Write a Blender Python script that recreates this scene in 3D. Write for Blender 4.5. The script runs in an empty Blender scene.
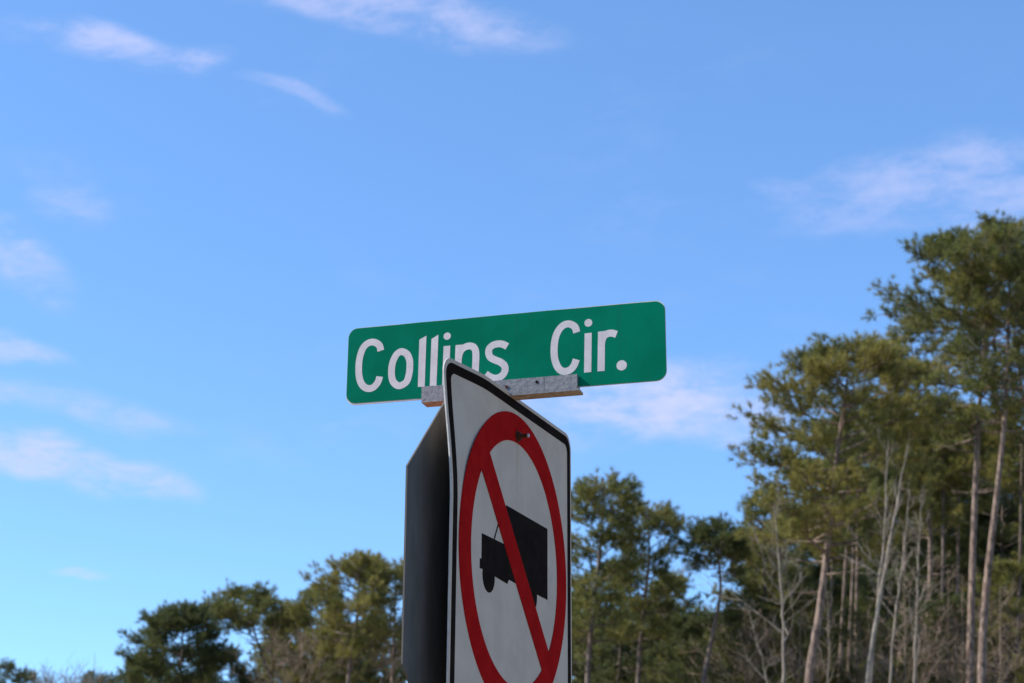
import bpy, math, random
import numpy as np
from mathutils import Matrix, Vector

# ------------------------------------------------------------------ camera
SC = bpy.context.scene
COL = SC.collection
EYE = 1.65
F_PX, PITCH, CROLL = 1701.3, 0.30954, 0.00373
fw = np.array([0, math.cos(PITCH), math.sin(PITCH)])
up0 = np.array([0, -math.sin(PITCH), math.cos(PITCH)])
rt0 = np.array([1.0, 0, 0])
rt = rt0 * math.cos(CROLL) + up0 * math.sin(CROLL)
up = -rt0 * math.sin(CROLL) + up0 * math.cos(CROLL)
cam = bpy.data.cameras.new('camera')
cam.sensor_width = 36.0
cam.lens = F_PX * 36.0 / 1024
cam.clip_start = 0.1
cam.clip_end = 20000
cam.dof.use_dof = True
cam.dof.focus_distance = 3.1
cam.dof.aperture_fstop = 10.0
camo = bpy.data.objects.new('camera', cam)
COL.objects.link(camo)
M = Matrix(((rt[0], up[0], -fw[0], 0), (rt[1], up[1], -fw[1], 0), (rt[2], up[2], -fw[2], EYE), (0, 0, 0, 1)))
camo.matrix_world = M
SC.camera = camo

# ------------------------------------------------------------------ light
SUN_EL, SUN_AZ = math.radians(41), math.radians(-90)      # azimuth from +Y, positive to +X
SUN_STRENGTH, SKY_STRENGTH = 5.0, 0.125
SC.view_settings.view_transform = 'Standard'
SC.view_settings.look = 'None'
SC.view_settings.gamma = 1
SC.view_settings.use_curve_mapping = False
SC.view_settings.exposure = 0.6
sd = Vector((math.sin(SUN_AZ) * math.cos(SUN_EL), math.cos(SUN_AZ) * math.cos(SUN_EL), math.sin(SUN_EL)))
sl = bpy.data.lights.new('sun', 'SUN')
sl.energy = SUN_STRENGTH
sl.angle = math.radians(0.5)
sl.color = (1.0, 0.95, 0.87)
so = bpy.data.objects.new('sun', sl)
so.rotation_euler = sd.to_track_quat('Z', 'Y').to_euler()
so.location = (0, 0, 50)
COL.objects.link(so)


def ray(px, py):
    d = fw + rt * (px - 512) / F_PX - up * (py - 341.5) / F_PX
    return d / np.linalg.norm(d)


class NT:
    def __init__(s, tree):
        s.t = tree; s.n = tree.nodes; s.l = tree.links

    def new(s, typ, **kw):
        n = s.n.new(typ)
        for k, v in kw.items():
            setattr(n, k, v)
        return n

    def put(s, sock, v):
        if isinstance(v, bpy.types.NodeSocket):
            s.l.new(v, sock)
        elif v is not None:
            sock.default_value = v

    def math(s, op, a, b=None, c=None, clamp=False):
        n = s.new('ShaderNodeMath', operation=op, use_clamp=clamp)
        for i, v in enumerate((a, b, c)):
            s.put(n.inputs[i], v)
        return n.outputs[0]

    def vmath(s, op, a, b=None):
        n = s.new('ShaderNodeVectorMath', operation=op)
        s.put(n.inputs[0], a); s.put(n.inputs[1], b)
        return n.outputs['Value'] if op in ('DOT_PRODUCT', 'LENGTH') else n.outputs['Vector']

    def mix(s, f, a, b, typ='MIX'):
        n = s.new('ShaderNodeMix', data_type='RGBA', blend_type=typ)
        s.put(n.inputs[0], f); s.put(n.inputs[6], a); s.put(n.inputs[7], b)
        return n.outputs[2]

    def noise(s, vec, scale, detail=4, rough=.5, out=0, dist=0.0):
        n = s.new('ShaderNodeTexNoise')
        s.put(n.inputs['Vector'], vec)
        n.inputs['Scale'].default_value = scale
        n.inputs['Detail'].default_value = detail
        n.inputs['Roughness'].default_value = rough
        n.inputs['Distortion'].default_value = dist
        return n.outputs[out]

    def step(s, v, a, b, lo=0.0, hi=1.0):
        n = s.new('ShaderNodeMapRange', interpolation_type='SMOOTHSTEP')
        s.put(n.inputs[0], v)
        for i, q in enumerate((a, b, lo, hi)):
            n.inputs[i + 1].default_value = q
        return n.outputs[0]


W = bpy.data.worlds.new('World')
SC.world = W
W.use_nodes = True
W.node_tree.nodes.clear()
t = NT(W.node_tree)
wout = t.new('ShaderNodeOutputWorld')
bg = t.new('ShaderNodeBackground')
bg.inputs['Strength'].default_value = SKY_STRENGTH
sky = t.new('ShaderNodeTexSky', sky_type='NISHITA')
sky.sun_disc = False
sky.sun_elevation = SUN_EL
sky.sun_rotation = SUN_AZ
sky.altitude = 50
sky.air_density = 0.8
sky.dust_density = 0.2
sky.ozone_density = 2.2
gen = t.new('ShaderNodeTexCoord').outputs['Generated']
# cirrus patches: (direction px, py), half length, half height, slope (deg, + falls to the right), strength
CL = [(118, 54, 100, 20, 0, .50), (192, 60, 48, 15, -8, .45), (292, 104, 52, 10, 18, .26),
      (380, 2, 150, 26, 4, .46), (475, 22, 85, 28, 4, .40), (12, 262, 62, 30, 26, .36),
      (62, 200, 50, 28, 20, .20), (5, 348, 60, 16, 10, .42), (70, 410, 120, 18, 9, .34),
      (30, 462, 95, 24, 8, .56), (115, 484, 80, 20, 6, .52), (66, 577, 34, 6, 2, .34),
      (640, 408, 150, 40, 2, .62), (690, 402, 95, 44, 0, .52), (955, 188, 165, 44, -3, .36),
      (790, 194, 40, 12, 5, .22), (560, 440, 90, 28, 0, .22), (20, 170, 70, 20, 5, .12)]
wv = t.noise(gen, 9, 3, .5, out=1)
wv = t.vmath('SCALE', t.vmath('SUBTRACT', wv, (.5, .5, .5)))
wv.node.inputs['Scale'].default_value = .05
gw = t.vmath('ADD', gen, wv)
acc = None
for (px, py, a, b, ang, st) in CL:
    c = ray(px, py)
    u = np.cross(c, [0, 0, 1.]); u /= np.linalg.norm(u)
    v = np.cross(u, c)
    ca, sa = math.cos(math.radians(ang)), math.sin(math.radians(ang))
    u2, v2 = u * ca - v * sa, v * ca + u * sa
    du = t.vmath('DOT_PRODUCT', gw, tuple(u2 * F_PX / a / 1.12))
    dv = t.vmath('DOT_PRODUCT', gw, tuple(v2 * F_PX / b / 1.12))
    df = t.vmath('DOT_PRODUCT', gen, tuple(c))
    r2 = t.math('ADD', t.math('MULTIPLY', du, du), t.math('MULTIPLY', dv, dv))
    m = t.math('MULTIPLY', t.step(r2, 0.0, 1.25, st, 0.0), t.math('GREATER_THAN', df, .5))
    acc = m if acc is None else t.math('MAXIMUM', acc, m)
sc3 = t.vmath('MULTIPLY', gen, (1.0, 1.0, 2.6))
n1 = t.noise(sc3, 26, 9, .64, dist=.25)
n2 = t.noise(sc3, 7, 3, .5)
wisps = t.math('MULTIPLY', t.step(n2, .5, .8, 0, .10), t.step(n1, .4, .7))
dens = t.math('MULTIPLY', acc, t.step(t.math('ADD', n1, t.math('MULTIPLY', acc, .22)), .38, .82, .08, 1.35))
dens = t.math('ADD', dens, wisps, clamp=True)
CLOUD_COL = (3.75, 3.9, 5.6, 1)
# thin even veil of high haze over the clear sky
skc = t.mix(1.0, sky.outputs[0], (0.87, 1.17, 1.42, 1), 'MULTIPLY')
skc = t.mix(.24, skc, (1.32, 2.68, 5.3, 1))
cc = t.mix(dens, skc, CLOUD_COL)
t.l.new(cc, bg.inputs['Color'])
t.l.new(bg.outputs[0], wout.inputs['Surface'])


# ------------------------------------------------------------------ materials
def material(name):
    m = bpy.data.materials.new(name)
    m.use_nodes = True
    q = NT(m.node_tree)
    b = m.node_tree.nodes['Principled BSDF']
    oc = q.new('ShaderNodeTexCoord').outputs['Object']
    return m, q, b, oc


def surf(name, c1, c2, scale=20, rough=.5, metal=0.0, detail=5, lo=.35, hi=.65, bump=0.0, stretch=(1, 1, 1), spec=.5, ior=None):
    m, q, b, oc = material(name)
    v = q.vmath('MULTIPLY', oc, stretch)
    n = q.noise(v, scale, detail, .6)
    q.l.new(q.mix(q.step(n, lo, hi), (*c1, 1), (*c2, 1)), b.inputs['Base Color'])
    b.inputs['Roughness'].default_value = rough
    b.inputs['Metallic'].default_value = metal
    b.inputs['Specular IOR Level'].default_value = spec
    if ior: b.inputs['IOR'].default_value = ior
    if bump:
        bn = q.new('ShaderNodeBump')
        bn.inputs['Strength'].default_value = bump
        bn.inputs['Distance'].default_value = .01
        q.l.new(n, bn.inputs['Height'])
        q.l.new(bn.outputs[0], b.inputs['Normal'])
    return m


MAT = {}
MAT['green'] = surf('green reflective sheeting', (.0005, .122, .067), (.001, .15, .087), 7, .5, detail=3, ior=1.06)
MAT['letter'] = surf('white reflective lettering', (.49, .44, .445), (.55, .50, .505), 40, .5, ior=1.25)
MAT['blank'] = surf('aluminium sign blank', (.40, .38, .35), (.50, .475, .44), 60, .6, .0)
MAT['galv'] = surf('galvanised bracket', (.14, .14, .155), (.205, .205, .215), 110, .65, .1, 4, .3, .7, .15, spec=.3)
MAT['rust'] = surf('rusty steel', (.25, .18, .135), (.39, .30, .235), 70, .8)  # galvanised steel, brown light bounced up from the ground put into its colour
MAT['darkrust'] = surf('dark rusty bolt', (.035, .013, .009), (.09, .035, .022), 300, .8, ior=1.15)
MAT['zinc'] = surf('zinc bolt tip', (.3, .3, .3), (.45, .45, .44), 200, .5, .5)
MAT['black'] = surf('black sheeting', (.012, .0085, .007), (.017, .012, .010), 30, .7, ior=1.03)
MAT['red'] = surf('red sheeting', (.29, .006, .006), (.34, .009, .008), 25, .7, ior=1.03)
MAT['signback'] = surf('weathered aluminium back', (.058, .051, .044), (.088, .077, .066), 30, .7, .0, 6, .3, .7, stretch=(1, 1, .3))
MAT['post'] = surf('galvanised post', (.22, .22, .23), (.34, .34, .35), 60, .5, .4)
def weather(name, amount, streak_col):
    """faint vertical grime streaks, sheeting grain and specks added to a sign sheeting"""
    m_ = MAT[name]; q_ = NT(m_.node_tree); b_ = m_.node_tree.nodes['Principled BSDF']
    src = b_.inputs['Base Color'].links[0].from_socket
    oc_n = q_.new('ShaderNodeTexCoord').outputs['Object']
    st_ = q_.noise(q_.vmath('MULTIPLY', oc_n, (60, 60, 5)), 1, 4, .6)
    bl = q_.noise(oc_n, 7, 3, .55)
    f_ = q_.math('MULTIPLY', q_.step(st_, .5, .72), q_.step(bl, .35, .65, .2, 1))
    c_ = q_.mix(q_.math('MULTIPLY', f_, amount), src, (*streak_col, 1))
    gr = q_.noise(oc_n, 420, 2, .5)
    c_ = q_.mix(q_.step(gr, .3, .7, 0, amount * .35), c_, (*[k * .6 for k in streak_col], 1))
    sp_ = q_.step(q_.noise(oc_n, 160, 1), .72, .78, 0, .45)
    c_ = q_.mix(sp_, c_, (*streak_col, 1))
    q_.l.new(c_, b_.inputs['Base Color'])


weather('green', .22, (.012, .07, .045))
weather('letter', .25, (.33, .29, .27))
weather('red', .25, (.22, .012, .01))
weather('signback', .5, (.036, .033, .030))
MAT['ground'] = surf('dry winter grass', (.20, .15, .085), (.28, .215, .125), 1.2, .95, bump=.3)

# white sign face with a faint rust streak below the bolt, a few specks
m, q, b, oc = material('white reflective sheeting')
sep = q.new('ShaderNodeSeparateXYZ'); q.l.new(oc, sep.inputs[0])
n = q.noise(oc, 14, 5, .6)
base = q.mix(q.step(n, .35, .65), (.44, .36, .295, 1), (.49, .405, .33, 1))
sx = q.math('ABSOLUTE', q.math('SUBTRACT', sep.outputs[0], q.math('ADD', -.002, q.math('MULTIPLY', q.noise(oc, 12), .006))))
st = q.math('MULTIPLY', q.step(sx, .001, .007, .45, 0), q.step(sep.outputs[2], .08, .225))
st = q.math('MULTIPLY', st, q.step(sep.outputs[2], .235, .236, 1, 0))
base = q.mix(st, base, (.33, .27, .16, 1))
sp = q.step(q.noise(oc, 120, 2), .70, .78, 0, .5)
base = q.mix(sp, base, (.3, .29, .27, 1))
q.l.new(base, b.inputs['Base Color'])
b.inputs['Roughness'].default_value = .6
b.inputs['IOR'].default_value = 1.03
MAT['white'] = m


def bark(name, c1, c2, c3, scale):
    m, q, b, oc = material(name)
    v = q.vmath('MULTIPLY', oc, (1, 1, .35))
    n = q.noise(v, scale, 6, .65)
    n2 = q.noise(oc, 1.1, 3, .5)
    c = q.mix(q.step(n, .38, .62), (*c1, 1), (*c2, 1))
    c = q.mix(q.step(n2, .45, .7, 0, .7), c, (*c3, 1))
    q.l.new(c, b.inputs['Base Color'])
    b.inputs['Roughness'].default_value = .9
    bn = q.new('ShaderNodeBump'); bn.inputs['Strength'].default_value = .8; bn.inputs['Distance'].default_value = .05
    q.l.new(n, bn.inputs['Height']); q.l.new(bn.outputs[0], b.inputs['Normal'])
    return m


MAT['pinebark'] = bark('pine bark', (.060, .042, .033), (.25, .178, .138), (.15, .098, .072), 8)
MAT['darkbark'] = bark('dark pine bark', (.05, .037, .029), (.17, .125, .098), (.10, .07, .052), 8)
MAT['palebark'] = bark('pale smooth bark', (.12, .10, .078), (.29, .24, .185), (.19, .15, .115), 6)
MAT['brownbark'] = bark('brown twig bark', (.13, .095, .066), (.27, .20, .145), (.18, .125, .085), 3)


def needles(name, dark, mid, warm, warm_lo=.52):
    m, q, b, oc = material(name)
    geo = q.new('ShaderNodeNewGeometry')
    n = q.noise(oc, .55, 3, .6)
    n2 = q.noise(oc, 2.6, 2, .6)
    c = q.mix(q.step(n2, .35, .65), (*dark, 1), (*mid, 1))
    c = q.mix(q.step(n, warm_lo - .1, warm_lo + .12, 0, .9), c, (*warm, 1))
    c = q.mix(q.step(geo.outputs['Random Per Island'], .78, 1.0, 0, .65), c, (.16, .10, .045, 1))
    q.l.new(c, b.inputs['Base Color'])
    b.inputs['Roughness'].default_value = .55
    b.inputs['Specular IOR Level'].default_value = .3
    tr = q.new('ShaderNodeBsdfTranslucent')
    q.l.new(c, tr.inputs['Color'])
    mx = q.new('ShaderNodeMixShader'); mx.inputs[0].default_value = .38
    q.l.new(b.outputs[0], mx.inputs[1]); q.l.new(tr.outputs[0], mx.inputs[2])
    out = [k for k in m.node_tree.nodes if k.type == 'OUTPUT_MATERIAL'][0]
    q.l.new(mx.outputs[0], out.inputs['Surface'])
    return m


MAT['needle'] = needles('pine needles', (.074, .092, .025), (.158, .175, .042), (.24, .22, .057))
MAT['needle_warm'] = needles('yellowish pine needles', (.09, .102, .027), (.185, .192, .045), (.275, .24, .06), .48)
MAT['needle_dark'] = needles('deep green pine needles', (.052, .073, .024), (.108, .128, .037), (.16, .165, .045), .58)


# ------------------------------------------------------------------ mesh helpers
def tag(o, label=None, cat=None, group=None, kind=None):
    if label: o['label'] = label
    if cat: o['category'] = cat
    if group: o['group'] = group
    if kind: o['kind'] = kind
    return o


def make(name, verts, faces, mat, parent=None, smooth=False, mats=None, midx=None):
    me = bpy.data.meshes.new(name)
    me.from_pydata([tuple(map(float, v)) for v in verts], [], [tuple(f) for f in faces])
    if mats:
        for k in mats: me.materials.append(k)
        me.polygons.foreach_set('material_index', midx)
    else:
        me.materials.append(mat)
    if smooth: me.polygons.foreach_set('use_smooth', [True] * len(me.polygons))
    me.update()
    o = bpy.data.objects.new(name, me)
    COL.objects.link(o)
    o.parent = parent
    return o


def empty(name, loc, R=None):
    o = bpy.data.objects.new(name, None)
    o.empty_display_size = .2
    COL.objects.link(o)
    mw = Matrix.Identity(4)
    if R is not None:
        for i in range(3):
            for j in range(3): mw[i][j] = R[i][j]
    mw.translation = Vector(loc)
    o.matrix_world = mw
    return o


def rotm(yaw, tilt, roll):
    cy, sy = math.cos(yaw), math.sin(yaw); ct, st = math.cos(tilt), math.sin(tilt); cr, sr = math.cos(roll), math.sin(roll)
    Rz = np.array([[cy, -sy, 0], [sy, cy, 0], [0, 0, 1]]); Rx = np.array([[1, 0, 0], [0, ct, -st], [0, st, ct]])
    Ry = np.array([[cr, 0, sr], [0, 1, 0], [-sr, 0, cr]])
    return Rz @ Rx @ Ry


class Plate:
    """Collects flat shapes (x right, z up, front at y=front, back at y=back) into one mesh."""
    def __init__(s): s.v = []; s.f = []

    def poly(s, pts, front, back, fn=None):
        k = len(s.v); n = len(pts)
        for (a, b) in pts: s.v.append((a, front, b))
        for (a, b) in pts: s.v.append((a, back, b))
        s.f.append(tuple(range(k, k + n))); s.f.append(tuple(range(k + 2 * n - 1, k + n - 1, -1)))
        for i in range(n):
            j = (i + 1) % n
            s.f.append((k + i, k + n + i, k + n + j, k + j))

    def strip(s, A, B, front, back, closed=False):
        """band between two polylines"""
        k = len(s.v); n = len(A)
        for P, y in ((A, front), (B, front), (A, back), (B, back)):
            for (a, b) in P: s.v.append((a, y, b))
        m = n if closed else n - 1
        for i in range(m):
            j = (i + 1) % n
            s.f.append((k + i, k + j, k + n + j, k + n + i))
            s.f.append((k + 2 * n + i, k + 3 * n + i, k + 3 * n + j, k + 2 * n + j))
            s.f.append((k + i, k + 2 * n + i, k + 2 * n + j, k + j))
            s.f.append((k + n + i, k + n + j, k + 3 * n + j, k + 3 * n + i))
        if not closed:
            s.f.append((k, k + n, k + 3 * n, k + 2 * n))
            e = n - 1
            s.f.append((k + e, k + 2 * n + e, k + 3 * n + e, k + n + e))

    def stroke(s, pts, w, front, back, closed=False, sub=6):
        P = np.array(pts, float)
        n = len(P); out = []
        rng = range(n if closed else n - 1)
        for i in rng:
            if closed:
                p0, p1, p2, p3 = P[(i - 1) % n], P[i], P[(i + 1) % n], P[(i + 2) % n]
            else:
                p1, p2 = P[i], P[i + 1]
                p0 = P[i - 1] if i else 2 * p1 - p2
                p3 = P[i + 2] if i + 2 < n else 2 * p2 - p1
            for q in range(sub):
                x = q / sub
                out.append(.5 * ((2 * p1) + (-p0 + p2) * x + (2 * p0 - 5 * p1 + 4 * p2 - p3) * x * x + (-p0 + 3 * p1 - 3 * p2 + p3) * x ** 3))
        if not closed: out.append(P[-1])
        C = np.array(out)
        if closed: T = np.roll(C, -1, 0) - np.roll(C, 1, 0)
        else: T = np.gradient(C, axis=0)
        T /= np.linalg.norm(T, axis=1)[:, None]
        N = np.c_[-T[:, 1], T[:, 0]]
        s.strip(C + N * w / 2, C - N * w / 2, front, back, closed)

    def disc(s, c, r, front, back, n=32, rz=None):
        rz = rz or r
        s.poly([(c[0] + r * math.cos(2 * math.pi * i / n), c[1] + rz * math.sin(2 * math.pi * i / n)) for i in range(n)][::-1], front, back)

    def build(s, name, mat, parent, warp=None, **k):
        v = [warp(p) for p in s.v] if warp else s.v
        return make(name, v, s.f, mat, parent, **k)


def rrect(x0, z0, x1, z1, r, n=8, per=1):
    out = []
    for (cx, cz, a0) in ((x1 - r, z1 - r, 0), (x0 + r, z1 - r, 90), (x0 + r, z0 + r, 180), (x1 - r, z0 + r, 270)):
        for i in range(n + 1):
            a = math.radians(a0 + 90 * i / n)
            out.append((cx + r * math.cos(a), cz + r * math.sin(a)))
    if per > 1:
        o2 = []
        for i, p in enumerate(out):
            q_ = out[(i + 1) % len(out)]
            k = per if math.hypot(p[0] - q_[0], p[1] - q_[1]) > r * 1.2 else 1
            for j in range(k): o2.append((p[0] + (q_[0] - p[0]) * j / k, p[1] + (q_[1] - p[1]) * j / k))
        out = o2
    return out


# ------------------------------------------------------------------ ground
g = make('ground', [(-6000, -6000, 0), (6000, -6000, 0), (6000, 6000, 0), (-6000, 6000, 0)], [(0, 1, 2, 3)], MAT['ground'])
tag(g, kind='structure')

# ------------------------------------------------------------------ the signs
C_STREET = np.array((-.0159, 2.99333, .93367 + EYE)); R_STREET = rotm(-.28743, -.01394, -.00184)
C_TRUCK = np.array((.0091, 3.01761, .54528 + EYE)); R_TRUCK = rotm(1.2105, .00502, -.0065)

# post: steel U-channel between the two big signs
pc = C_TRUCK + R_TRUCK[:, 1] * .0195
post_top = C_STREET[2] - .10
post = empty('sign_post', (pc[0], pc[1], 0), rotm(1.2105, 0, 0))
tag(post, 'galvanised steel channel post hidden between the no trucks sign and the octagonal sign', 'post')
prof_ = [(-.040, -.0155), (-.024, -.0155), (-.018, .0145), (.018, .0145), (.024, -.0155), (.040, -.0155), (.040, -.0125), (.0262, -.0125), (.0202, .0170), (-.0202, .0170), (-.0262, -.0125), (-.040, -.0125)]
vs = [(x, y, zz) for zz in (-.4, post_top) for x, y in prof_]
n_ = len(prof_)
fs = [(i, (i + 1) % n_, n_ + (i + 1) % n_, n_ + i) for i in range(n_)] + [tuple(range(n_, 2 * n_)), tuple(range(n_ - 1, -1, -1))]
make('channel', vs, fs, MAT['post'], post)

# street name sign
ss = empty('street_name_sign', C_STREET, R_STREET)
tag(ss, 'green street name sign reading Collins Cir. in white letters, clamped in a metal bracket', 'street sign')
hw, hh = .3048, .0762
p = Plate(); p.poly(rrect(-hw - .003, -hh, hw, hh, .019)[::-1], -.001, .0015)
p.build('sign_blade', MAT['blank'], ss)
p = Plate()
film = []
rnd = random.Random(4)
for (x, z) in rrect(-hw - .0024, -hh + .0004, hw - .0006, hh - .0004, .0186, per=14)[::-1]:
    if z < 0: z += .0026 * max(0, min(1, (.22 - x) / .5)) + .0002
    else: z -= .0012 * max(0, min(1, (x - .1) / .2)) + rnd.uniform(0, .0006)
    film.append((x, z))
p.poly(film, -.0016, -.0010005)
p.build('green_face', MAT['green'], ss)
F0, F1 = -.00180, -.0016005
w = .0134
p = Plate()
p.stroke([(-0.2407, 0.0263), (-0.2436, 0.0363), (-0.2504, 0.0425), (-0.2587, 0.0451), (-0.2681, 0.0432), (-0.2762, 0.0357), (-0.2812, 0.0233), (-0.2838, 0.0095), (-0.2842, -0.0044), (-0.2832, -0.0183), (-0.2797, -0.0313), (-0.2734, -0.0411), (-0.2639, -0.0464), (-0.2545, -0.0453), (-0.2477, -0.0397), (-0.2432, -0.032), (-0.2416, -0.0246)], w, F0, F1)
p.stroke([(-0.1988, 0.021), (-0.1886, 0.0152), (-0.1829, 0.0032), (-0.1818, -0.0107), (-0.1833, -0.0266), (-0.1883, -0.04), (-0.2013, -0.046), (-0.2115, -0.0403), (-0.2167, -0.0296), (-0.2181, -0.0145), (-0.2166, -0.0008), (-0.2118, 0.0115), (-0.2062, 0.0184)], w, F0, F1, closed=True)
p.poly([(-.1642, .0415), (-.1503, .0479), (-.1515, -.0515), (-.1650, -.0512)], F0, F1)
p.poly([(-.1402, .0406), (-.1266, .0480), (-.1284, -.0515), (-.1416, -.0512)], F0, F1)
p.disc((-.1093, .0434), .0072, F0, F1)
p.poly([(-.1160, .0243), (-.1028, .0243), (-.1040, -.0515), (-.1174, -.0515)], F0, F1)
p.poly([(-.0925, .0243), (-.0795, .0243), (-.0808, -.0515), (-.0940, -.0515)], F0, F1)
p.stroke([(-.0866, -.004), (-0.0846, 0.0065), (-0.0806, 0.0140), (-0.0740, 0.0187), (-0.0653, 0.0203), (-0.0575, 0.0173), (-0.0532, 0.0092), (-0.0524, -0.0057), (-0.0533, -0.0305), (-0.0540, -0.0515)], w, F0 - .00005, F1)
p.stroke([(0.0080, 0.0128), (-0.0001, 0.0175), (-0.008, 0.0194), (-0.0182, 0.0182), (-0.0261, 0.0125), (-0.0278, 0.0035), (-0.0243, -0.0054), (-0.0156, -0.0112), (-0.0054, -0.0161), (0.0025, -0.0236), (0.0041, -0.0321), (0.0004, -0.0408), (-0.0074, -0.0458), (-0.0164, -0.0466), (-0.0255, -0.0427), (-0.0334, -0.0368)], w, F0, F1)
p.build('lettering', MAT['letter'], ss)
p = Plate()
p.stroke([(0.1402, 0.0281), (0.1378, 0.0371), (0.133, 0.0426), (0.1253, 0.046), (0.1164, 0.0448), (0.1086, 0.0387), (0.1026, 0.029), (0.0988, 0.0158), (0.0974, 0.0012), (0.0978, -0.0146), (0.1006, -0.0272), (0.1057, -0.0377), (0.1127, -0.0436), (0.1204, -0.0445), (0.1281, -0.0418), (0.1347, -0.0346), (0.139, -0.0235)], w, F0, F1)
p.disc((.1622, .0446), .0074, F0, F1)
p.poly([(.1550, .0247), (.1683, .0251), (.1668, -.0498), (.1532, -.0501)], F0, F1)
p.poly([(.1800, .0258), (.1933, .0262), (.1915, -.0498), (.1782, -.0497)], F0, F1)
p.stroke([(.1858, -.003), (0.1868, 0.0065), (0.1906, 0.0158), (0.1976, 0.0204), (0.2060, 0.0208), (0.2146, 0.0175)], w, F0 - .00005, F1)
p.disc((.2231, -.0420), .0096, F0, F1)
p.build('lettering', MAT['letter'], ss)

# bracket
bw, b0, b1, bt = .1545, -.0815, -.0540, .010
bv = []
bf = []; bm = []
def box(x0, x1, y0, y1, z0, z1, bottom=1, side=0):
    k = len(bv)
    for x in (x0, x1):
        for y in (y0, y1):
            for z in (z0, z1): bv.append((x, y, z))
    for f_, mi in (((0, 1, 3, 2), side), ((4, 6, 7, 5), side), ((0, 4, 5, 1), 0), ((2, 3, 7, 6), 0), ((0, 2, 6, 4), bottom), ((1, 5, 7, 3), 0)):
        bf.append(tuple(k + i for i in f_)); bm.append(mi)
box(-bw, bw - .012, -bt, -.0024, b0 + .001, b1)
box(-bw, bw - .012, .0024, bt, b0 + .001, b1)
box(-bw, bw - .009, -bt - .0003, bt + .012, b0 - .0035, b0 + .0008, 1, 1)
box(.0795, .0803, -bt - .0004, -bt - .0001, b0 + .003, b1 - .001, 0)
br = make('bracket', bv, bf, None, ss, mats=[MAT['galv'], MAT['rust']], midx=bm)  # underside faces carry the painted ground-bounce tan
bev = br.modifiers.new('bevel', 'BEVEL'); bev.width = .0009; bev.segments = 2
# socket below the bracket, turned with the post
Q = np.linalg.inv(R_STREET)
vs = []
for zz, hx_, hy_ in ((C_STREET[2] + b0 - .0036, .046, .0165), (C_STREET[2] - .099, .044, .0165)):
    for x, y in ((-hx_, -hy_), (hx_, -hy_), (hx_, hy_), (-hx_, hy_)):
        w_ = np.array((pc[0], pc[1], 0)) + rotm(1.2105, 0, 0) @ np.array((x, y, 0)); w_[2] = zz
        vs.append(Q @ (w_ - C_STREET))
make('socket', vs, [(0, 1, 2, 3), (4, 7, 6, 5), (0, 4, 5, 1), (1, 5, 6, 2), (2, 6, 7, 3), (3, 7, 4, 0)], MAT['rust'], br)


def screw(name, parent, x, z, y0, length, r, mat, n=6, axis_tip=None, tipmat=None):
    vs, fs = [], []
    for k, (yy, rr) in enumerate(((y0, r), (y0 - length * .85, r), (y0 - length, r * .75))):
        for i in range(n):
            a = 2 * math.pi * i / n + .3; vs.append((x + rr * math.cos(a), yy, z + rr * math.sin(a)))
    for j in range(2):
        for i in range(n): fs.append((j * n + i, (j + 1) * n + i, (j + 1) * n + (i + 1) % n, j * n + (i + 1) % n))
    fs.append(tuple(2 * n + i for i in range(n)))
    return make(name, vs, fs, mat, parent)


screw('screw', br, .0669, -.0630, -bt, .0010, .0030, MAT['black'])
screw('screw', br, .0094, -.0675, -bt, .0018, .0042, MAT['darkrust'], 3)

# no-trucks sign
ts = empty('no_trucks_sign', C_TRUCK, R_TRUCK)
tag(ts, 'square white road sign with a black truck crossed out by a red ring and slash', 'road sign')
H = .3048


def sst(x):
    x = max(0., min(1., x)); return x * x * (3 - 2 * x)


def bend(p_):
    x, y, z = p_
    d = .019 * sst((-x - .14) / .17) * sst((z - .06) / .26) + .0012 * sst((-x - .22) / .09) * sst((.2 - z) / .5)
    return (x, y + d, z)


def grid_plate(name, outline_fn, mat, front, back, parent):
    pass


# the sheet: a fine grid inside a rounded outline so that the bent corner shows
def sheet(name, x0, z0, x1, z1, r, front, back, mat, parent, n=40):
    xs = sorted(set([x0 + r * (1 - math.cos(math.radians(90 * i / 8))) for i in range(9)] + list(np.linspace(x0 + r, x1 - r, n)) +
                    [x1 - r * (1 - math.cos(math.radians(90 * i / 8))) for i in range(9)]))
    v, f = [], []
    m_ = n
    for x in xs:
        dx = max(0, x0 + r - x, x - (x1 - r))
        ins = r - math.sqrt(max(0, r * r - dx * dx))
        for k in range(m_ + 1):
            v.append((x, front, z0 + ins + (z1 - z0 - 2 * ins) * k / m_))
    nf = len(v)
    v += [(a, back, c) for a, b_, c in v]
    L = m_ + 1
    for i in range(len(xs) - 1):
        for k in range(m_):
            a = i * L + k
            f.append((a, a + L, a + L + 1, a + 1)); f.append((nf + a, nf + a + 1, nf + a + L + 1, nf + a + L))
        a = i * L; f.append((a, nf + a, nf + a + L, a + L))
        a = i * L + m_; f.append((a, a + L, nf + a + L, nf + a))
    for k in range(m_):
        a = k; f.append((a, a + 1, nf + a + 1, nf + a))
        a = (len(xs) - 1) * L + k; f.append((a, nf + a, nf + a + 1, a + 1))
    return make(name, [bend(q_) for q_ in v], f, mat, parent)


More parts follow.
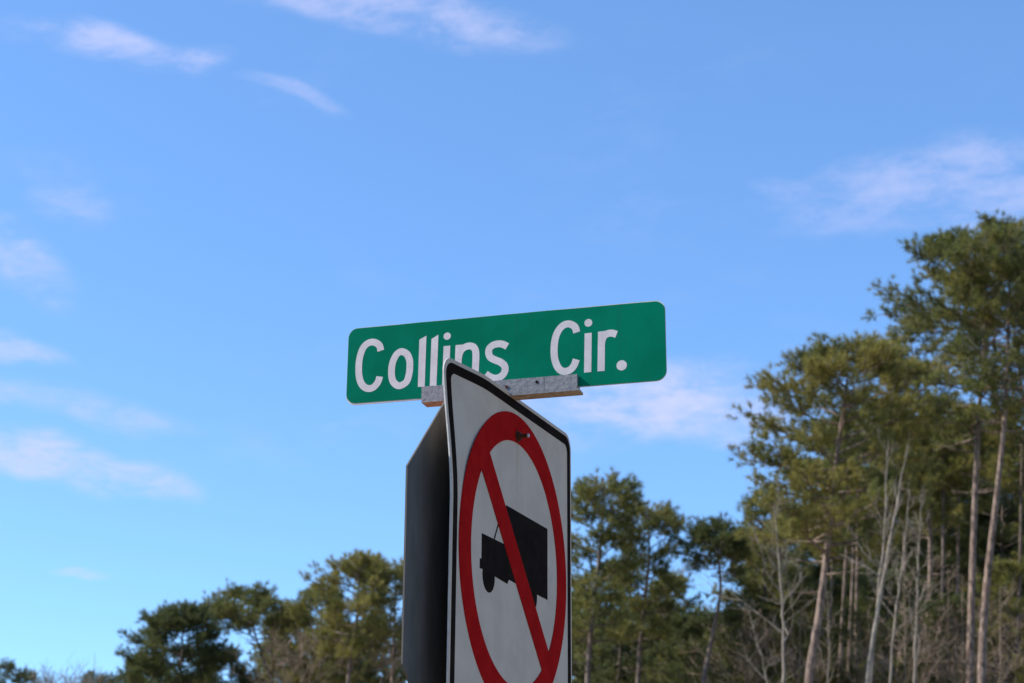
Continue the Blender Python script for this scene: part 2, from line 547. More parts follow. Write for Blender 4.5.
sheet('sign_blank', -H, -H, H + .003, H + .005, .032, 0, .0025, MAT['blank'], ts)
sheet('white_face', -H + .001, -H + .001, H + .002, H + .004, .0315, -.0004, -.0000006, MAT['white'], ts)
p = Plate()
mo, mi_ = .0075, .0250
A = rrect(-H + mo, -H + mo, H + .003 - mo, H + .005 - mo, .027, 10, 24); B = rrect(-H + mi_, -H + mi_, H + .003 - mi_, H + .005 - mi_, .016, 10, 24)
def resamp(P, n):
    P = np.array(P + [P[0]]); return P
A = A; B = B
p.strip(A, B, -.0009, -.0004006, closed=True)
p.build('border', MAT['black'], ts, bend)
RO, RW, SW = .2722, .0520, .0527
zc = .004
# truck symbol
p = Plate()
TF, TB = -.0009, -.0004006
def dense(pts, k=6):
    return pts
p.poly([(-.0545, .0985), (.1654, .0960), (.1654, -.0380), (.02, -.0345), (-.0380, -.0318), (-.0380, .0274), (-.0545, .0274)][::1], TF, TB)
p.poly([(-.1700, .0272), (-.0382, .0272), (-.0382, -.0315), (-.0465, -.0405), (-.1700, -.0330)], TF, TB)
p.poly([(-.1775, -.0168), (-.1702, -.0168), (-.1702, -.0338), (-.1775, -.0338)], TF, TB)
p.disc((-.1362, -.0405), .0285, TF - .0001, TB)
p.disc((.0775, -.0425), .0300, TF - .0001, TB)
p.poly([(-.1140, .0270), (-.0945, .0577), (-.0547, .0577), (-.0547, .0537), (-.0920, .0537), (-.1090, .0270)], TF + .0001, TB)
p.build('truck_symbol', MAT['black'], ts)
# red ring and slash
p = Plate()
N = 120
oa = [(RO * math.cos(2 * math.pi * i / N), zc + RO * math.sin(2 * math.pi * i / N)) for i in range(N)][::-1]
ia = [((RO - RW) * math.cos(2 * math.pi * i / N), zc + (RO - RW) * math.sin(2 * math.pi * i / N)) for i in range(N)][::-1]
p.strip(oa, ia, -.0016, -.0004006, closed=True)
k = math.sqrt(.5); ri = RO - RW * .5; h = SW / 2
p.poly([(-ri * k - h * k, ri * k - h * k), (-ri * k + h * k, ri * k + h * k), (ri * k + h * k, -ri * k + h * k), (ri * k - h * k, -ri * k - h * k)], -.0015, -.0010506)
p.build('prohibition_ring', MAT['red'], ts)


def long_bolt(x, z):
    vs, fs = [], []
    def ring(y, r, n=12):
        k = len(vs)
        for i in range(n):
            a = 2 * math.pi * i / n; vs.append((x + r * math.cos(a), y, z + r * math.sin(a)))
        return k
    def skin(ks, n=12):
        for a, b_ in zip(ks, ks[1:]):
            for i in range(n): fs.append((a + i, b_ + i, b_ + (i + 1) % n, a + (i + 1) % n))
        fs.append(tuple(ks[-1] + i for i in range(n)))
    ks = [ring(-.0016, .0105), ring(-.0032, .0105), ring(-.0033, .0072), ring(-.0085, .0072), ring(-.0087, .0034)]
    yy = -.0087
    while yy > -.0205:
        ks.append(ring(yy - .0008, .0039)); ks.append(ring(yy - .0016, .0033)); yy -= .0016
    skin(ks)
    b_ = make('bolt', vs, fs, MAT['darkrust'], ts)
    vs.clear(); fs.clear()
    skin([ring(yy, .0037), ring(yy - .0025, .0037), ring(yy - .0032, .0026)])
    make('bolt_tip', vs, fs, MAT['zinc'], b_)
long_bolt(-.002, .2365)
long_bolt(-.002, -.2470)

# octagonal sign seen from behind
C_OCT = C_TRUCK + R_TRUCK[:, 1] * .0368 + R_TRUCK[:, 0] * -.003 + R_TRUCK[:, 2] * -.0564
C_OCT = C_OCT + R_TRUCK[:, 1] * 0
R_OCT = rotm(1.2105 - .020, .00502, -.0065)
oc_ = empty('octagonal_road_sign', C_OCT, R_OCT)
tag(oc_, 'octagonal sign seen from its bare dark grey back, bolted behind the no trucks sign', 'road sign')
a_ = .381; b_ = a_ * math.tan(math.pi / 8)
O = [(-b_, a_), (b_, a_), (a_, b_), (a_, -b_), (b_, -a_), (-b_, -a_), (-a_, -b_), (-a_, b_)]
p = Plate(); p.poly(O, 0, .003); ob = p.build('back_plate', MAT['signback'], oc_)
p = Plate(); p.poly([(x * .997, z * .997) for x, z in O], .0030006, .0034); p.build('red_face', MAT['red'], oc_)
p = Plate()
A = [(x * .975, z * .975) for x, z in O]; B = [(x * .935, z * .935) for x, z in O]
p.strip(A, B, .0034006, .0037, closed=True); p.build('border', MAT['letter'], oc_)


# ------------------------------------------------------------------ trees
def at(px, py, D):
    d = ray(px, py); return d * (D / d[1]) + np.array([0, 0, EYE])


class Tubes:
    def __init__(s): s.v = []; s.f = []; s.n = 0

    def add(s, P, R, sides=6):
        P = np.asarray(P, float); R = np.asarray(R, float); n = len(P)
        T = np.gradient(P, axis=0); T /= np.linalg.norm(T, axis=1)[:, None] + 1e-9
        ref = np.array([1., .13, .07]) if abs(T[:, 2]).mean() > .75 else np.array([.05, .03, 1.])
        U = np.cross(T, ref); U /= np.linalg.norm(U, axis=1)[:, None] + 1e-9
        V = np.cross(T, U)
        a = np.arange(sides) * 2 * np.pi / sides
        ring = P[:, None] + R[:, None, None] * (np.cos(a)[None, :, None] * U[:, None] + np.sin(a)[None, :, None] * V[:, None])
        s.v.append(ring.reshape(-1, 3))
        i = np.arange(n - 1)[:, None] * sides; j = np.arange(sides)[None]; j2 = (j + 1) % sides
        q = np.stack([i + j, i + j2, i + sides + j2, i + sides + j], -1).reshape(-1, 4) + s.n
        s.f.append(q); s.n += n * sides

    def build(s, name, mat, parent):
        return fast(name, np.concatenate(s.v), np.concatenate(s.f), mat, parent, True)


def fast(name, V, Fc, mat, parent, smooth=False):
    me = bpy.data.meshes.new(name)
    k = Fc.shape[1]
    me.vertices.add(len(V)); me.vertices.foreach_set('co', V.astype(np.float32).ravel())
    me.loops.add(Fc.size); me.loops.foreach_set('vertex_index', Fc.astype(np.int32).ravel())
    me.polygons.add(len(Fc)); me.polygons.foreach_set('loop_start', np.arange(0, Fc.size, k, dtype=np.int32))
    me.polygons.foreach_set('loop_total', np.full(len(Fc), k, dtype=np.int32))
    if smooth: me.polygons.foreach_set('use_smooth', np.ones(len(Fc), dtype=bool))
    me.materials.append(mat)
    me.update(calc_edges=True)
    o = bpy.data.objects.new(name, me); COL.objects.link(o); o.parent = parent
    return o


def unit(v): return v / (np.linalg.norm(v, axis=-1, keepdims=True) + 1e-9)


def tufts(C, Dn, rng, K, L, wd):
    n = len(C)
    C = np.repeat(C, K, 0); Dn = np.repeat(Dn, K, 0)
    d = unit(Dn * .75 + rng.normal(0, .62, (n * K, 3)))
    ln = L * rng.uniform(.6, 1.15, (n * K, 1))
    base = C + Dn * rng.uniform(-.35, .25, (n * K, 1)) * L
    side = unit(np.cross(d, rng.normal(0, 1, (n * K, 3)))) * wd * .5
    V = np.stack([base - side, base + side, base + d * ln + side * .25], 1).reshape(-1, 3)
    Fc = np.arange(len(V)).reshape(-1, 3)
    return V, Fc


def curve(P, n):
    P = np.array(P, float); k = len(P)
    tt = np.linspace(0, k - 1, n); out = []
    for x in tt:
        i = min(int(x), k - 2); f = x - i
        p1, p2 = P[i], P[i + 1]; p0 = P[i - 1] if i else 2 * p1 - p2; p3 = P[i + 2] if i + 2 < k else 2 * p2 - p1
        out.append(.5 * (2 * p1 + (-p0 + p2) * f + (2 * p0 - 5 * p1 + 4 * p2 - p3) * f * f + (-p0 + 3 * p1 - 3 * p2 + p3) * f ** 3))
    return np.array(out)


def pine(trunk_px, top_px, D, base_py, r_px, seed, label, group=None, r0=.20, prof=(.75, 1.0, .8, .5), nb=34, dens=1.0,
         asym=(0, 0), mat='needle', bmat='pinebark', droop=.0, dead=4, fine=1.0, name='pine_tree'):
    """trunk_px: points up the trunk seen in the photo, top last; prof: branch reach from crown base to top"""
    rng = np.random.default_rng(seed)
    pts = [at(x, y, D) for x, y in trunk_px] + [at(*top_px, D)]
    pts = [p_ + np.array([0, rng.normal(0, .25), 0]) for p_ in pts]
    a = pts[0]; s_ = (pts[1] - pts[0]) / max(.5, pts[1][2] - pts[0][2])
    s_ = s_ * .5
    g0 = np.array([a[0] - s_[0] * a[2], a[1], -.1])
    root = g0.copy(); root[2] = 0
    pts = [g0, (g0 + a) / 2 + rng.normal(0, .12, 3) * [1, 1, 0]] + pts
    P = curve(pts, 40) - root
    Ht = P[-1][2]
    hb = at(top_px[0], base_py, D)[2]
    Rm = r_px * D / F_PX * 1.06
    e = empty(name, root); tag(e, label, 'tree', group)
    tr = Tubes()
    r0 = r0 * .78
    rad = r0 * np.clip(1 - (np.clip(P[:, 2], 0, Ht) / Ht) ** 1.15, .05, 1) ** .8 * (1 + .5 * np.exp(-P[:, 2] / .5)) + .012
    tr.add(P, rad, 10)
    tr.build('trunk', MAT[bmat], e)
    bt = Tubes(); TC = []; TD = []
    bt.add(P[8:-1], rad[8:-1] * .6, 4)
    def trunk_at(z):
        i = np.searchsorted(P[:, 2], z); i = min(max(i, 1), len(P) - 1)
        f = (z - P[i - 1][2]) / (P[i][2] - P[i - 1][2] + 1e-9)
        return P[i - 1] * (1 - f) + P[i] * f, rad[i]
    az = rng.uniform(0, 6.28)
    pk = np.array(prof)
    for b in range(nb + dead):
        isdead = b >= nb
        u = rng.uniform(-.25, .05) if isdead else (b + rng.uniform(-.3, .3)) / nb
        u = min(.965, u)
        z = hb + (Ht - hb) * u
        az += 2.4 + rng.uniform(-.5, .5)
        c0, rt_ = trunk_at(z)
        reach = Rm * np.interp(max(u, 0), np.linspace(0, 1, len(pk)), pk) * rng.uniform(.62, 1.12)
        reach *= 1 + asym[0] * math.cos(az) + asym[1] * math.sin(az)
        if isdead: reach *= rng.uniform(.3, .7)
        el = math.radians(-8 + 62 * max(u, 0) ** 1.6 + rng.uniform(-9, 14)) - droop
        dirh = np.array([math.cos(az), math.sin(az), 0])
        n = 7
        tt = np.linspace(0, 1, n)
        sway = rng.normal(0, .10) * reach
        lift = rng.uniform(.05, .3) * reach
        side = np.array([-dirh[1], dirh[0], 0])
        B = c0 + dirh * (reach * math.cos(el) * tt)[:, None] + np.array([0, 0, 1.]) * (reach * math.sin(el) * tt + lift * tt ** 2)[:, None] \
            + side * (sway * np.sin(tt * 3.1))[:, None] + rng.normal(0, .02 * reach, (n, 3)) * tt[:, None]
        rt2 = math.hypot(B[-1][0] - P[-1][0], B[-1][1] - P[-1][1])
        cap = Ht - .40 - .22 * rt2 - .30 * rt2 * rt2 / max(Rm, .5)
        if B[-1][2] > cap:
            kz = max(-.4, (cap - c0[2]) / max(.05, B[-1][2] - c0[2])); B[:, 2] = c0[2] + (B[:, 2] - c0[2]) * kz
        br_ = min(rt_ * .55, .014 + .017 * reach) * (.8 if isdead else 1)
        bt.add(B, br_ * (1 - .8 * tt) + .004, 5)
        if isdead:
            for _ in range(3):
                i = rng.integers(2, n); d_ = unit(dirh + rng.normal(0, .5, 3)); l_ = reach * .3
                bt.add(np.array([B[i - 1], B[i - 1] + d_ * l_ * .6, B[i - 1] + d_ * l_ + [0, 0, .1]]), [.02, .012, .005], 3)
            continue
        ns = max(3, int(3 + reach * 2.0))
        for s in range(ns):
            x = .34 + .66 * (s + rng.uniform(0, 1)) / ns if s < ns - 1 else 1.0
            i = min(n - 2, int(x * (n - 1))); f = x * (n - 1) - i
            q0 = B[i] * (1 - f) + B[i + 1] * f
            sg = 1 if s % 2 else -1
            ang = rng.uniform(.35, 1.1) * sg if s < ns - 1 else 0
            d_ = unit(dirh * math.cos(ang) + side * math.sin(ang) + np.array([0, 0, rng.uniform(.05, .75)]))
            l_ = (.32 + .30 * reach * (1.15 - .75 * x)) * rng.uniform(.7, 1.2)
            q2 = q0 + d_ * l_
            q1 = (q0 + q2) / 2 + np.array([0, 0, -.05 * l_])
            bt.add(np.array([q0, q1, q2]), [.018, .012, .005], 4)
            nt = max(4, int((5 + 7.5 * l_) * dens))
            for k_ in range(nt):
                y_ = rng.uniform(.3, 1.05)
                base = q0 + (q2 - q0) * y_
                off = unit(rng.normal(0, 1, 3) + np.array([0, 0, .3])) * rng.uniform(.06, .36)
                TC.append(base + off); TD.append(unit(off * 1.2 + d_ * .35 + np.array([0, 0, .12])))
    for k_ in range(int(26 * dens)):        # leader
        off = np.clip(rng.normal(0, .24, 3), -.4, .4); TC.append(P[-1] - np.array([0, 0, rng.uniform(.15, .9)]) + off * [1.6, 1.6, .8]); TD.append(unit(off + [0, 0, .5]))
    bt.build('branches', MAT[bmat], e)
    V, Fc = tufts(np.array(TC), np.array(TD), rng, int(22 * fine), .25 / fine ** .3, .023 / fine ** .2)
    fast('crown', V, Fc, MAT[mat], e)
    return e


def bare(trunk_px, top_px, D, seed, label, group=None, r0=.09, mat='palebark', spread=.55, lv=3, first=.35, nb=16, blen=.28, name='bare_tree', tw=.006):
    rng = np.random.default_rng(seed)
    pts = [at(x, y, D) for x, y in trunk_px] + [at(*top_px, D)]
    a = pts[0]; s_ = (pts[1] - pts[0]) / max(.5, pts[1][2] - pts[0][2]) * .5
    g0 = np.array([a[0] - s_[0] * a[2], a[1], -.1]); root = g0.copy(); root[2] = 0
    P = curve([g0, (g0 + a) / 2 + rng.normal(0, .15, 3) * [1, 1, 0]] + pts, 30) - root
    r0 = r0 * .75
    P[1:] += rng.normal(0, .012, (29, 3)) * [1, 1, 0]
    Ht = P[-1][2]
    e = empty(name, root); tag(e, label, 'tree', group)
    rad = r0 * np.clip(1 - P[:, 2] / Ht, 0, 1) ** .8 + .010
    tr = Tubes(); tr.add(P, rad, 8); tr.build('trunk', MAT[mat], e)
    bt = Tubes(); bt.add(P[6:-1], rad[6:-1] * .6, 4)
    def grow(p0, d, L, r, lvl):
        n = 5; pts_ = [p0]; dd = d
        for i in range(n - 1):
            dd = unit(dd + rng.normal(0, .16, 3) + np.array([0, 0, .08])); pts_.append(pts_[-1] + dd * L / (n - 1))
        bt.add(np.array(pts_), np.linspace(r, max(tw * .6, r * .4), n), 5 if lvl == 0 else 3)
        if lvl < lv - 1:
            for c in range(5 if lvl == 0 else 4):
                i = rng.integers(1, n)
                nd = unit(dd + rng.normal(0, spread, 3)); nd[2] = abs(nd[2]) * .9 + .05
                grow(pts_[i], unit(nd), L * rng.uniform(.4, .7), max(tw, r * .5), lvl + 1)
    for b in range(nb):
        u = first + (1 - first) * (b + .5) / nb
        i = min(29, int(u * 29)); az = b * 2.4 + rng.uniform(-.6, .6)
        d = unit(np.array([math.cos(az) * spread, math.sin(az) * spread, rng.uniform(.25, .9)]))
        grow(P[i], d, Ht * blen * rng.uniform(.5, 1.1) * (1.25 - u), max(tw, rad[i] * .5), 0)
    bt.build('branches', MAT[mat], e)
    return e


def copy_tree(o, px, D, seed, label, group, top_py):
    """another tree grown from the same pattern, standing elsewhere, turned and scaled to its own height"""
    rng = random.Random(seed)
    c = o.copy(); COL.objects.link(c)
    for ch in o.children:
        d = ch.copy(); COL.objects.link(d); d.parent = c
    Hs = max((v.co[2] for v in [k for k in o.children if k.name.startswith('trunk')][0].data.vertices))
    topz = at(px, top_py, D)
    s = topz[2] / Hs
    c.scale = (s, s, s)
    c.rotation_euler = (0, 0, rng.uniform(0, 6.28))
    c.location = (topz[0], D, 0)
    c['label'] = label
    c['group'] = group
    return c


G1 = 'tall pines at the edge of the wood'
# --- right side, tall pines
pine([(970, 690), (975, 560), (980, 430), (984, 330)], (986, 222), 62, 435, 108, 11,
     'tallest pine, with the straight left trunk of a close pair near the right edge', G1, r0=.22,
     prof=(.5, .9, 1.05, 1.0, .72, .42), nb=56, dens=.95, asym=(-.14, 0), dead=12)
pine([(981, 690), (988, 590), (1004, 440), (1009, 350)], (1012, 245), 60, 400, 80, 12,
     'pine with a pinkish trunk bending right of its close twin near the right edge', G1, r0=.225,
     prof=(.6, 1., .9, .5), nb=30, dead=8)
pine([(1052, 690), (1036, 480), (1024, 390)], (1006, 262), 66, 380, 70, 13,
     'thin pine leaning left into the photo from its right edge', G1, r0=.20, prof=(.6, 1., .8, .5), nb=24, mat='needle_warm')
pine([(809, 690), (820, 600), (836, 450), (842, 400)], (848, 341), 56, 560, 95, 14,
     'broad round pine with a long bare trunk leaning right, left of the pale leaning trees', G1, r0=.235,
     prof=(.8, 1.0, 1.0, .92, .78, .5), nb=56, dens=1.1, asym=(.08, -.05), mat='needle_warm', dead=5)
pine([(922, 690), (929, 560), (924, 430)], (906, 318), 71, 540, 64, 15,
     'slim pine filling the gap between the broad round pine and the tallest pine', G1, r0=.18,
     prof=(.7, 1., .95, .5), nb=34, mat='needle_warm')
pine([(856, 690), (858, 560), (860, 480)], (866, 400), 76, 520, 58, 16,
     'slim straight pine, right one of three thin trunks behind the broad round pine', G1, r0=.16, nb=30)
pine([(840, 690), (846, 560), (849, 500)], (838, 420), 78, 530, 55, 17,
     'slim straight pine, left one of three thin trunks behind the broad round pine', G1, r0=.17, nb=28)
pine([(848, 690), (852, 560), (854, 500)], (856, 440), 80, 540, 50, 18,
     'slim straight pine, middle one of three thin trunks behind the broad round pine', G1, r0=.15, nb=26)
pine([(772, 690), (768, 620), (764, 560)], (765, 492), 66, 660, 31, 19,
     'bushy pine low on the left flank of the broad round pine', G1, r0=.16,
     prof=(1.0, 1.05, .8, .5), nb=40, mat='needle')
for i, (x, xt, ty, D, lab) in enumerate(((897, 903, 420, 70, 'slim grey pine trunk just behind the leaning pale tree'),
                                          (938, 944, 400, 69, 'slim pine trunk rising from the left of the thicket'),
                                          (953, 955, 430, 73, 'slim pine trunk close left of the tallest pine'),
                                          (1016, 1022, 400, 67, 'slim dark pine trunk right of the twin trunks'),
                                          (826, 832, 455, 74, 'slim pine trunk close right of the long leaning trunk'),
                                          (757, 760, 540, 74, 'slim pine trunk left of the pale forked bare tree'))):
    pine([(x, 690), ((x + xt) / 2 + 2, 580)], (xt, ty), D, ty + 90, 42, 400 + i, lab, G1, r0=.155, prof=(.7, 1., .9, .5), nb=26,
         bmat=('pinebark', 'darkbark')[i % 2], mat=('needle', 'needle_warm')[i % 2])
for i, (x, ty, D, lab) in enumerate(((748, 598, 65, 'young olive green pine at the foot of the pale forked bare tree, on its left'),
                                      (796, 585, 66, 'young olive green pine left of the long leaning trunk'),
                                      (884, 572, 66, 'young olive green pine behind the pale leaning trunk'),
                                      (940, 596, 68, 'young green pine growing inside the brown thicket'),
                                      (1004, 560, 68, 'young green pine right of the twin pine trunks'))):
    pine([(x, 690), (x + 2, 640)], (x + 2, ty), D, 740, 40, 430 + i, lab, 'young pines low among the trunks', r0=.12, prof=(1., 1., .85, .5), nb=34,
         bmat='darkbark', mat=('needle_dark', 'needle_warm', 'needle_dark')[i % 3], dens=.8)
G2 = 'mid height pines right of the signs'
pine([(703, 690), (710, 650), (721, 595), (719, 560)], (714, 521), 62, 570, 31, 20,
     'umbrella shaped pine with a dark bent trunk and sky showing beneath its flat crown', G2, r0=.20,
     prof=(1.0, 1.1, .9, .7), nb=22, mat='needle_dark', bmat='darkbark', dead=3)
pine([(638, 690), (642, 630), (648, 560)], (648, 501), 66, 640, 37, 21,
     'dark trunked pine with layered crown, second to the right of the no trucks sign', G2, r0=.20,
     prof=(.7, .95, 1.0, .75), nb=36, mat='needle', bmat='darkbark')
pine([(587, 690), (592, 620), (600, 545)], (603, 478), 63, 650, 42, 22,
     'pine directly beside the right edge of the no trucks sign', G2, r0=.20,
     prof=(.8, .9, 1.0, .85), nb=40, mat='needle', bmat='darkbark')
pine([(545, 690), (545, 620)], (540, 520), 68, 640, 40, 23,
     'pine standing hidden behind the no trucks sign', G2, r0=.18, nb=22, mat='needle', bmat='darkbark')
for i, (x, ty, D, sd_, lab) in enumerate(((618, 560, 82, 30, 'small pine low between the two pines nearest the no trucks sign'),
                                          (668, 572, 84, 31, 'low pine in front of brown bare twigs, left of the umbrella shaped pine'),
                                          (690, 612, 78, 32, 'low pine beside the bent trunk of the umbrella shaped pine'),
                                          (740, 606, 80, 33, 'low pine right of the umbrella shaped pine'))):
    pine([(x, 690), (x + 3, 640)], (x + 2, ty), D, 700, 34, sd_, lab, G2, r0=.15, prof=(1., 1., .85, .5), nb=34,
         mat=('needle_dark', 'needle')[i % 2], bmat='darkbark')
# --- left side
G3 = 'pines on the skyline left of the signs'
pine([(348, 690), (352, 650), (358, 610)], (359, 553), 75, 655, 42, 40,
     'round topped yellowish pine with a pale visible trunk, next to the octagonal sign', G3, r0=.20,
     prof=(.8, 1.0, 1.0, .8, .5), nb=36, mat='needle_warm')
pine([(392, 690), (394, 640)], (396, 561), 79, 660, 40, 41,
     'pine half hidden by the left edge of the octagonal sign', G3, r0=.18, prof=(.8, 1., .95, .6), nb=34, mat='needle_warm')
pine([(440, 690), (438, 640)], (436, 572), 80, 660, 40, 42,
     'pine standing hidden behind the octagonal sign', G3, r0=.18, nb=22, mat='needle')
pine([(318, 690), (320, 650)], (322, 586), 82, 690, 34, 43,
     'pine wedged between the umbrella pine and the yellowish round topped pine', G3, r0=.16, prof=(1., 1., .9, .5), nb=34, mat='needle')
pine([(272, 690), (262, 655), (254, 630)], (250, 588), 84, 642, 53, 44,
     'spreading umbrella pine with open limbs and sky between them, right of the darkest pine', G3, r0=.20,
     prof=(.75, 1.0, 1.05, .8), nb=24, mat='needle', bmat='darkbark', droop=-.25)
pine([(290, 690), (288, 650)], (288, 606), 88, 690, 30, 45,
     'low pine behind the right limbs of the umbrella pine', G3, r0=.15, prof=(1., 1., .9, .5), nb=28, mat='needle')
pine([(180, 690), (181, 650)], (182, 605), 80, 720, 54, 46,
     'darkest dense pine with ragged layered sides, leftmost of the large skyline pines', G3, r0=.20,
     prof=(1.0, .95, .78, .95, .6, .4), nb=56, mat='needle_dark', bmat='darkbark', dens=1.35)
pine([(222, 690), (221, 670)], (220, 648), 86, 720, 30, 47,
     'low dark pine between the darkest pine and the umbrella pine', G3, r0=.14, prof=(1., 1., .8, .5), nb=26, mat='needle_dark', bmat='darkbark', dens=1.2)
pine([(146, 690), (146, 675)], (147, 656), 84, 720, 26, 48,
     'low dark pine hugging the left foot of the darkest pine', G3, r0=.14, prof=(1., 1., .8, .5), nb=26, mat='needle_dark', bmat='darkbark', dens=1.2)
G4 = 'small far trees at the bottom left'
for i, (x, ty, r, lab) in enumerate(((4, 660, 16, 'tiny far pine cut by the left edge of the photo'),
                                     (26, 669, 15, 'tiny far dark pine, second from the left edge of the photo'),
                                     (98, 672, 20, 'tiny far green pine just right of the grey bare treetops'),
                                     (118, 676, 14, 'tiny far green pine touching the low dark pine'))):
    pine([(x, 700), (x, 690)], (x, ty), 130, 740, r, 60 + i, lab, G4, r0=.16, prof=(1., 1., .8, .5), nb=26, mat='needle_dark', bmat='darkbark', fine=.7)
for i, (x, ty, lab) in enumerate(((46, 686, 'far grey bare treetop between two tiny pines, left one of three'),
                                  (68, 684, 'far grey bare treetop, middle one of three'),
                                  (82, 688, 'far grey bare treetop beside the tiny green pine, right one of three'))):
    bare([(x, 712), (x, 700)], (x, ty), 120, 70 + i, lab, G4, r0=.13, mat='brownbark', nb=16, blen=.22, tw=.012, first=.5)

# --- pale bare hardwoods among the pines
G5 = 'pale bare trees in front of the pines'
bare([(867, 690), (880, 600), (892, 530)], (908, 445), 49, 80, 'pale smooth bare tree leaning right between the two largest pines', G5, r0=.15, nb=9, first=.6, blen=.16, spread=.4, lv=2)
bare([(870, 690), (879, 590), (885, 520)], (888, 440), 49.6, 81, 'thin pale bare tree crossing behind the leaning one, with upright forked twigs', G5, r0=.10, nb=10, first=.6, blen=.18, spread=.35, lv=2)
bare([(890, 690), (898, 600), (904, 550)], (910, 490), 50, 82, 'thin pale bare stem just right of the leaning pale tree', G5, r0=.075, nb=12, first=.5, blen=.16, lv=3)
bare([(914, 690), (917, 600), (919, 540)], (922, 500), 51, 83, 'upright greyish bare tree with many side twigs in the brown thicket', G5, r0=.10, nb=12, first=.45, blen=.11, lv=3, spread=.5)
bare([(783, 690), (783, 620), (780, 575)], (774, 505), 49, 84, 'pale bare tree with low forked limbs beneath the left of the broad round pine', G5, r0=.10, nb=9, first=.5, blen=.24, lv=3, spread=.5)
bare([(770, 700), (762, 660)], (748, 610), 50, 85, 'small pale bare tree leaning left beside the forked one', G5, r0=.05, nb=8, first=.5, blen=.2, lv=2)
bare([(828, 690), (829, 640)], (827, 590), 60, 86, 'thin grey bare stem just right of the long leaning pine trunk', G5, r0=.05, nb=10, first=.5, blen=.16, lv=2)
G6 = 'brown leafless thicket trees'
BR = [(905, 560, 'low brown leafless tree at the left end of the thicket under the tall pines'), (930, 540, 'brown leafless tree left of the middle of the thicket'),
      (948, 552, 'brown twiggy tree in the middle of the thicket'), (962, 575, 'brown twiggy tree against the trunk of the tallest pine'),
      (1000, 570, 'brown leafless tree just right of the twin pine trunks'), (1022, 590, 'brown leafless tree at the right edge of the photo'),
      (938, 600, 'low brown bush tree in front of the thicket'), (872, 600, 'low brown leafless tree behind the pale leaning trunk'),
      (750, 590, 'brown leafless tree left of the pale forked one'), (800, 600, 'brown leafless tree left of the long leaning trunk'),
      (727, 620, 'low brown leafless tree right of the umbrella pine trunk'),
      (682, 558, 'reddish brown bare treetop seen through the gap left of the umbrella pine'), (664, 574, 'brown bare treetop behind the dark trunked pine'),
      (302, 642, 'brown leafless tree at the foot of the skyline pines left of the signs'), (276, 650, 'low brown leafless tree under the umbrella pine'),
      (382, 640, 'brown leafless tree at the left edge of the octagonal sign')]
for i, (x, ty, lab) in enumerate(BR):
    D = 62 + (i * 7 % 9) if x > 720 else (92 if x > 600 else 76)
    bare([(x - 2, 700), (x, 670)], (x, ty + (16 if x > 720 else 0)), D, 100 + i, lab, G6, r0=.07, mat='brownbark', nb=17 if x > 420 else 16, blen=.26, spread=.75, lv=3, first=.35, tw=.010)

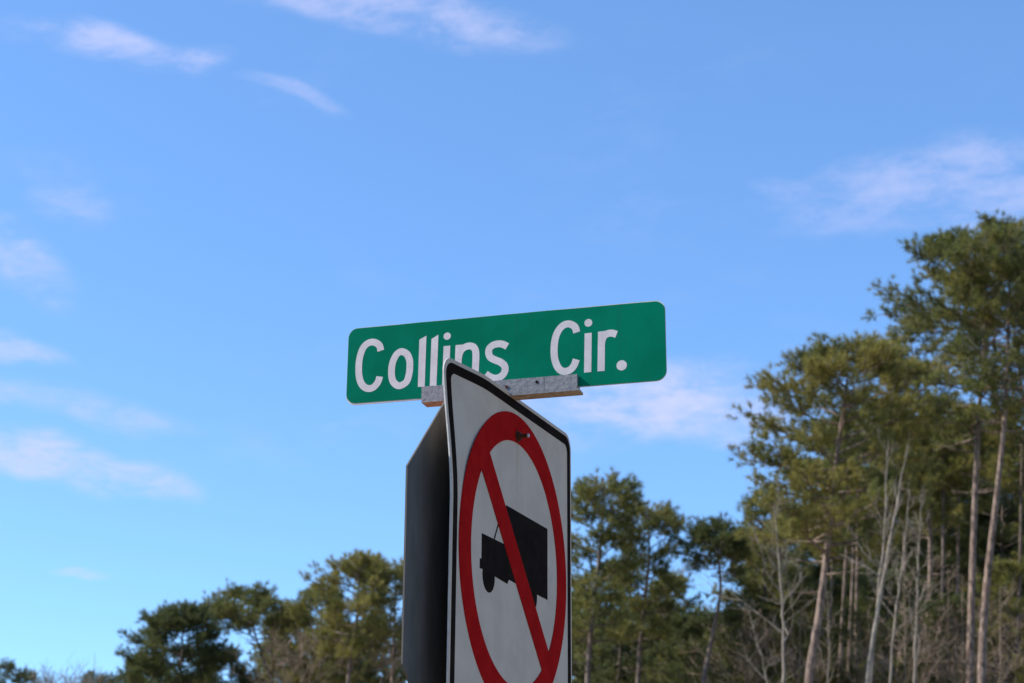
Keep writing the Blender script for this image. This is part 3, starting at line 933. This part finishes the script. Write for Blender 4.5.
# --- the wood behind: copies of three grown patterns
G7 = 'pines deeper in the wood'
pa = pine([(900, 690), (902, 560)], (904, 455), 84, 690, 58, 200, 'x', G7, r0=.18, prof=(1., 1., .9, .6), nb=70, mat='needle_dark', bmat='darkbark', dens=1.5)
pb = pine([(1000, 690), (1001, 560)], (1000, 430), 86, 690, 62, 201, 'x', G7, r0=.18, prof=(1., 1., .95, .6), nb=70, mat='needle', bmat='darkbark', dens=1.5)
pc_ = pine([(790, 690), (789, 600)], (790, 520), 88, 720, 52, 202, 'x', G7, r0=.16, prof=(1., 1., .9, .6), nb=66, mat='needle_dark', bmat='darkbark', dens=1.5)
pa['label'] = 'dark pine deep in the wood behind the pale leaning trees'
pb['label'] = 'green pine deep in the wood behind the twin trunks'
pc_['label'] = 'dark pine deep in the wood left of the long leaning trunk'
BK = [(pa, 955, 425, 90, 'dark pine behind the thicket, left of the twin trunks'), (pb, 870, 480, 92, 'deep pine behind the three slim trunks'),
      (pa, 1040, 420, 88, 'dark pine in the wood cut by the right edge'), (pc_, 830, 500, 94, 'deep pine framed left of the three slim trunks'),
      (pb, 768, 575, 96, 'deep pine behind the pale forked bare tree'), (pc_, 640, 600, 98, 'deep low pine behind the dark trunked pine'),
      (pa, 700, 612, 100, 'deep low pine behind the umbrella pine trunk'), (pb, 598, 590, 97, 'deep low pine right beside the no trucks sign'),
      (pc_, 925, 450, 98, 'deep pine behind the slim gap filling pine'), (pc_, 985, 440, 101, 'deep pine seen between the twin pine trunks'),
      (pa, 730, 622, 90, 'deep low pine right of the umbrella pine'), (pb, 672, 628, 92, 'deep low pine left of the umbrella pine trunk'),
      (pb, 372, 622, 96, 'deep low pine left of the octagonal sign'), (pc_, 330, 634, 98, 'deep low pine behind the brown bare tree on the left'),
      (pa, 410, 618, 99, 'deep low pine behind the edge of the octagonal sign')]
BK += [(pb, 890, 560, 104, 'deep low pine seen between the pale leaning trees'), (pa, 848, 575, 106, 'deep low pine seen between the three slim trunks'),
       (pc_, 812, 590, 103, 'deep low pine beside the long leaning trunk'), (pa, 775, 600, 105, 'deep low pine behind the forked pale tree'),
       (pb, 940, 520, 104, 'deep low pine behind the thicket'), (pa, 970, 510, 107, 'deep low pine behind the left twin trunk'),
       (pb, 1018, 490, 105, 'deep low pine right of the twin trunks'), (pc_, 915, 540, 96, 'deep pine behind the upright greyish bare tree'),
       (pc_, 745, 615, 103, 'deep low pine far behind the leaning bare tree'), (pb, 620, 622, 104, 'deep low pine seen between two dark trunks'),
       (pc_, 575, 610, 92, 'deep low pine touching the edge of the no trucks sign'), (pa, 655, 625, 106, 'deep low pine under the dark trunked pine'),
       (pc_, 348, 640, 102, 'deep low pine behind the pale trunk on the left'), (pb, 300, 640, 103, 'deep low pine behind the leafless tree on the left')]
for i, (src, x, ty, D, lab) in enumerate(BK):
    copy_tree(src, x, D, 300 + i, lab, G7, ty)

# far-off wood closing the view low between the trunks
rng = np.random.default_rng(77)
cs_, ds_ = [], []
for k in range(420):
    px = rng.uniform(575, 1100) if k < 350 else rng.uniform(285, 420)
    top = (628 + 14 * math.sin(px * .05) + 9 * math.sin(px * .17)) if px > 500 else 660
    D = rng.uniform(112, 135)
    zt = at(px, top, D)
    z = zt[2] * rng.uniform(.35, 1.0)
    n_k = 70
    o_ = rng.normal(0, 1, (n_k, 3)) * [1.5, 1.2, 1.0]
    cs_.append(np.array([zt[0], D, z]) + o_); ds_.append(unit(o_ + [0, 0, .4]))
V, Fc = tufts(np.concatenate(cs_), np.concatenate(ds_), rng, 6, .55, .13)
fw_ = fast('far_wood', V, Fc, MAT['needle_dark'], None)
tag(fw_, 'far dark wood seen low between the trunks of the nearer pines', 'wood', kind='stuff')
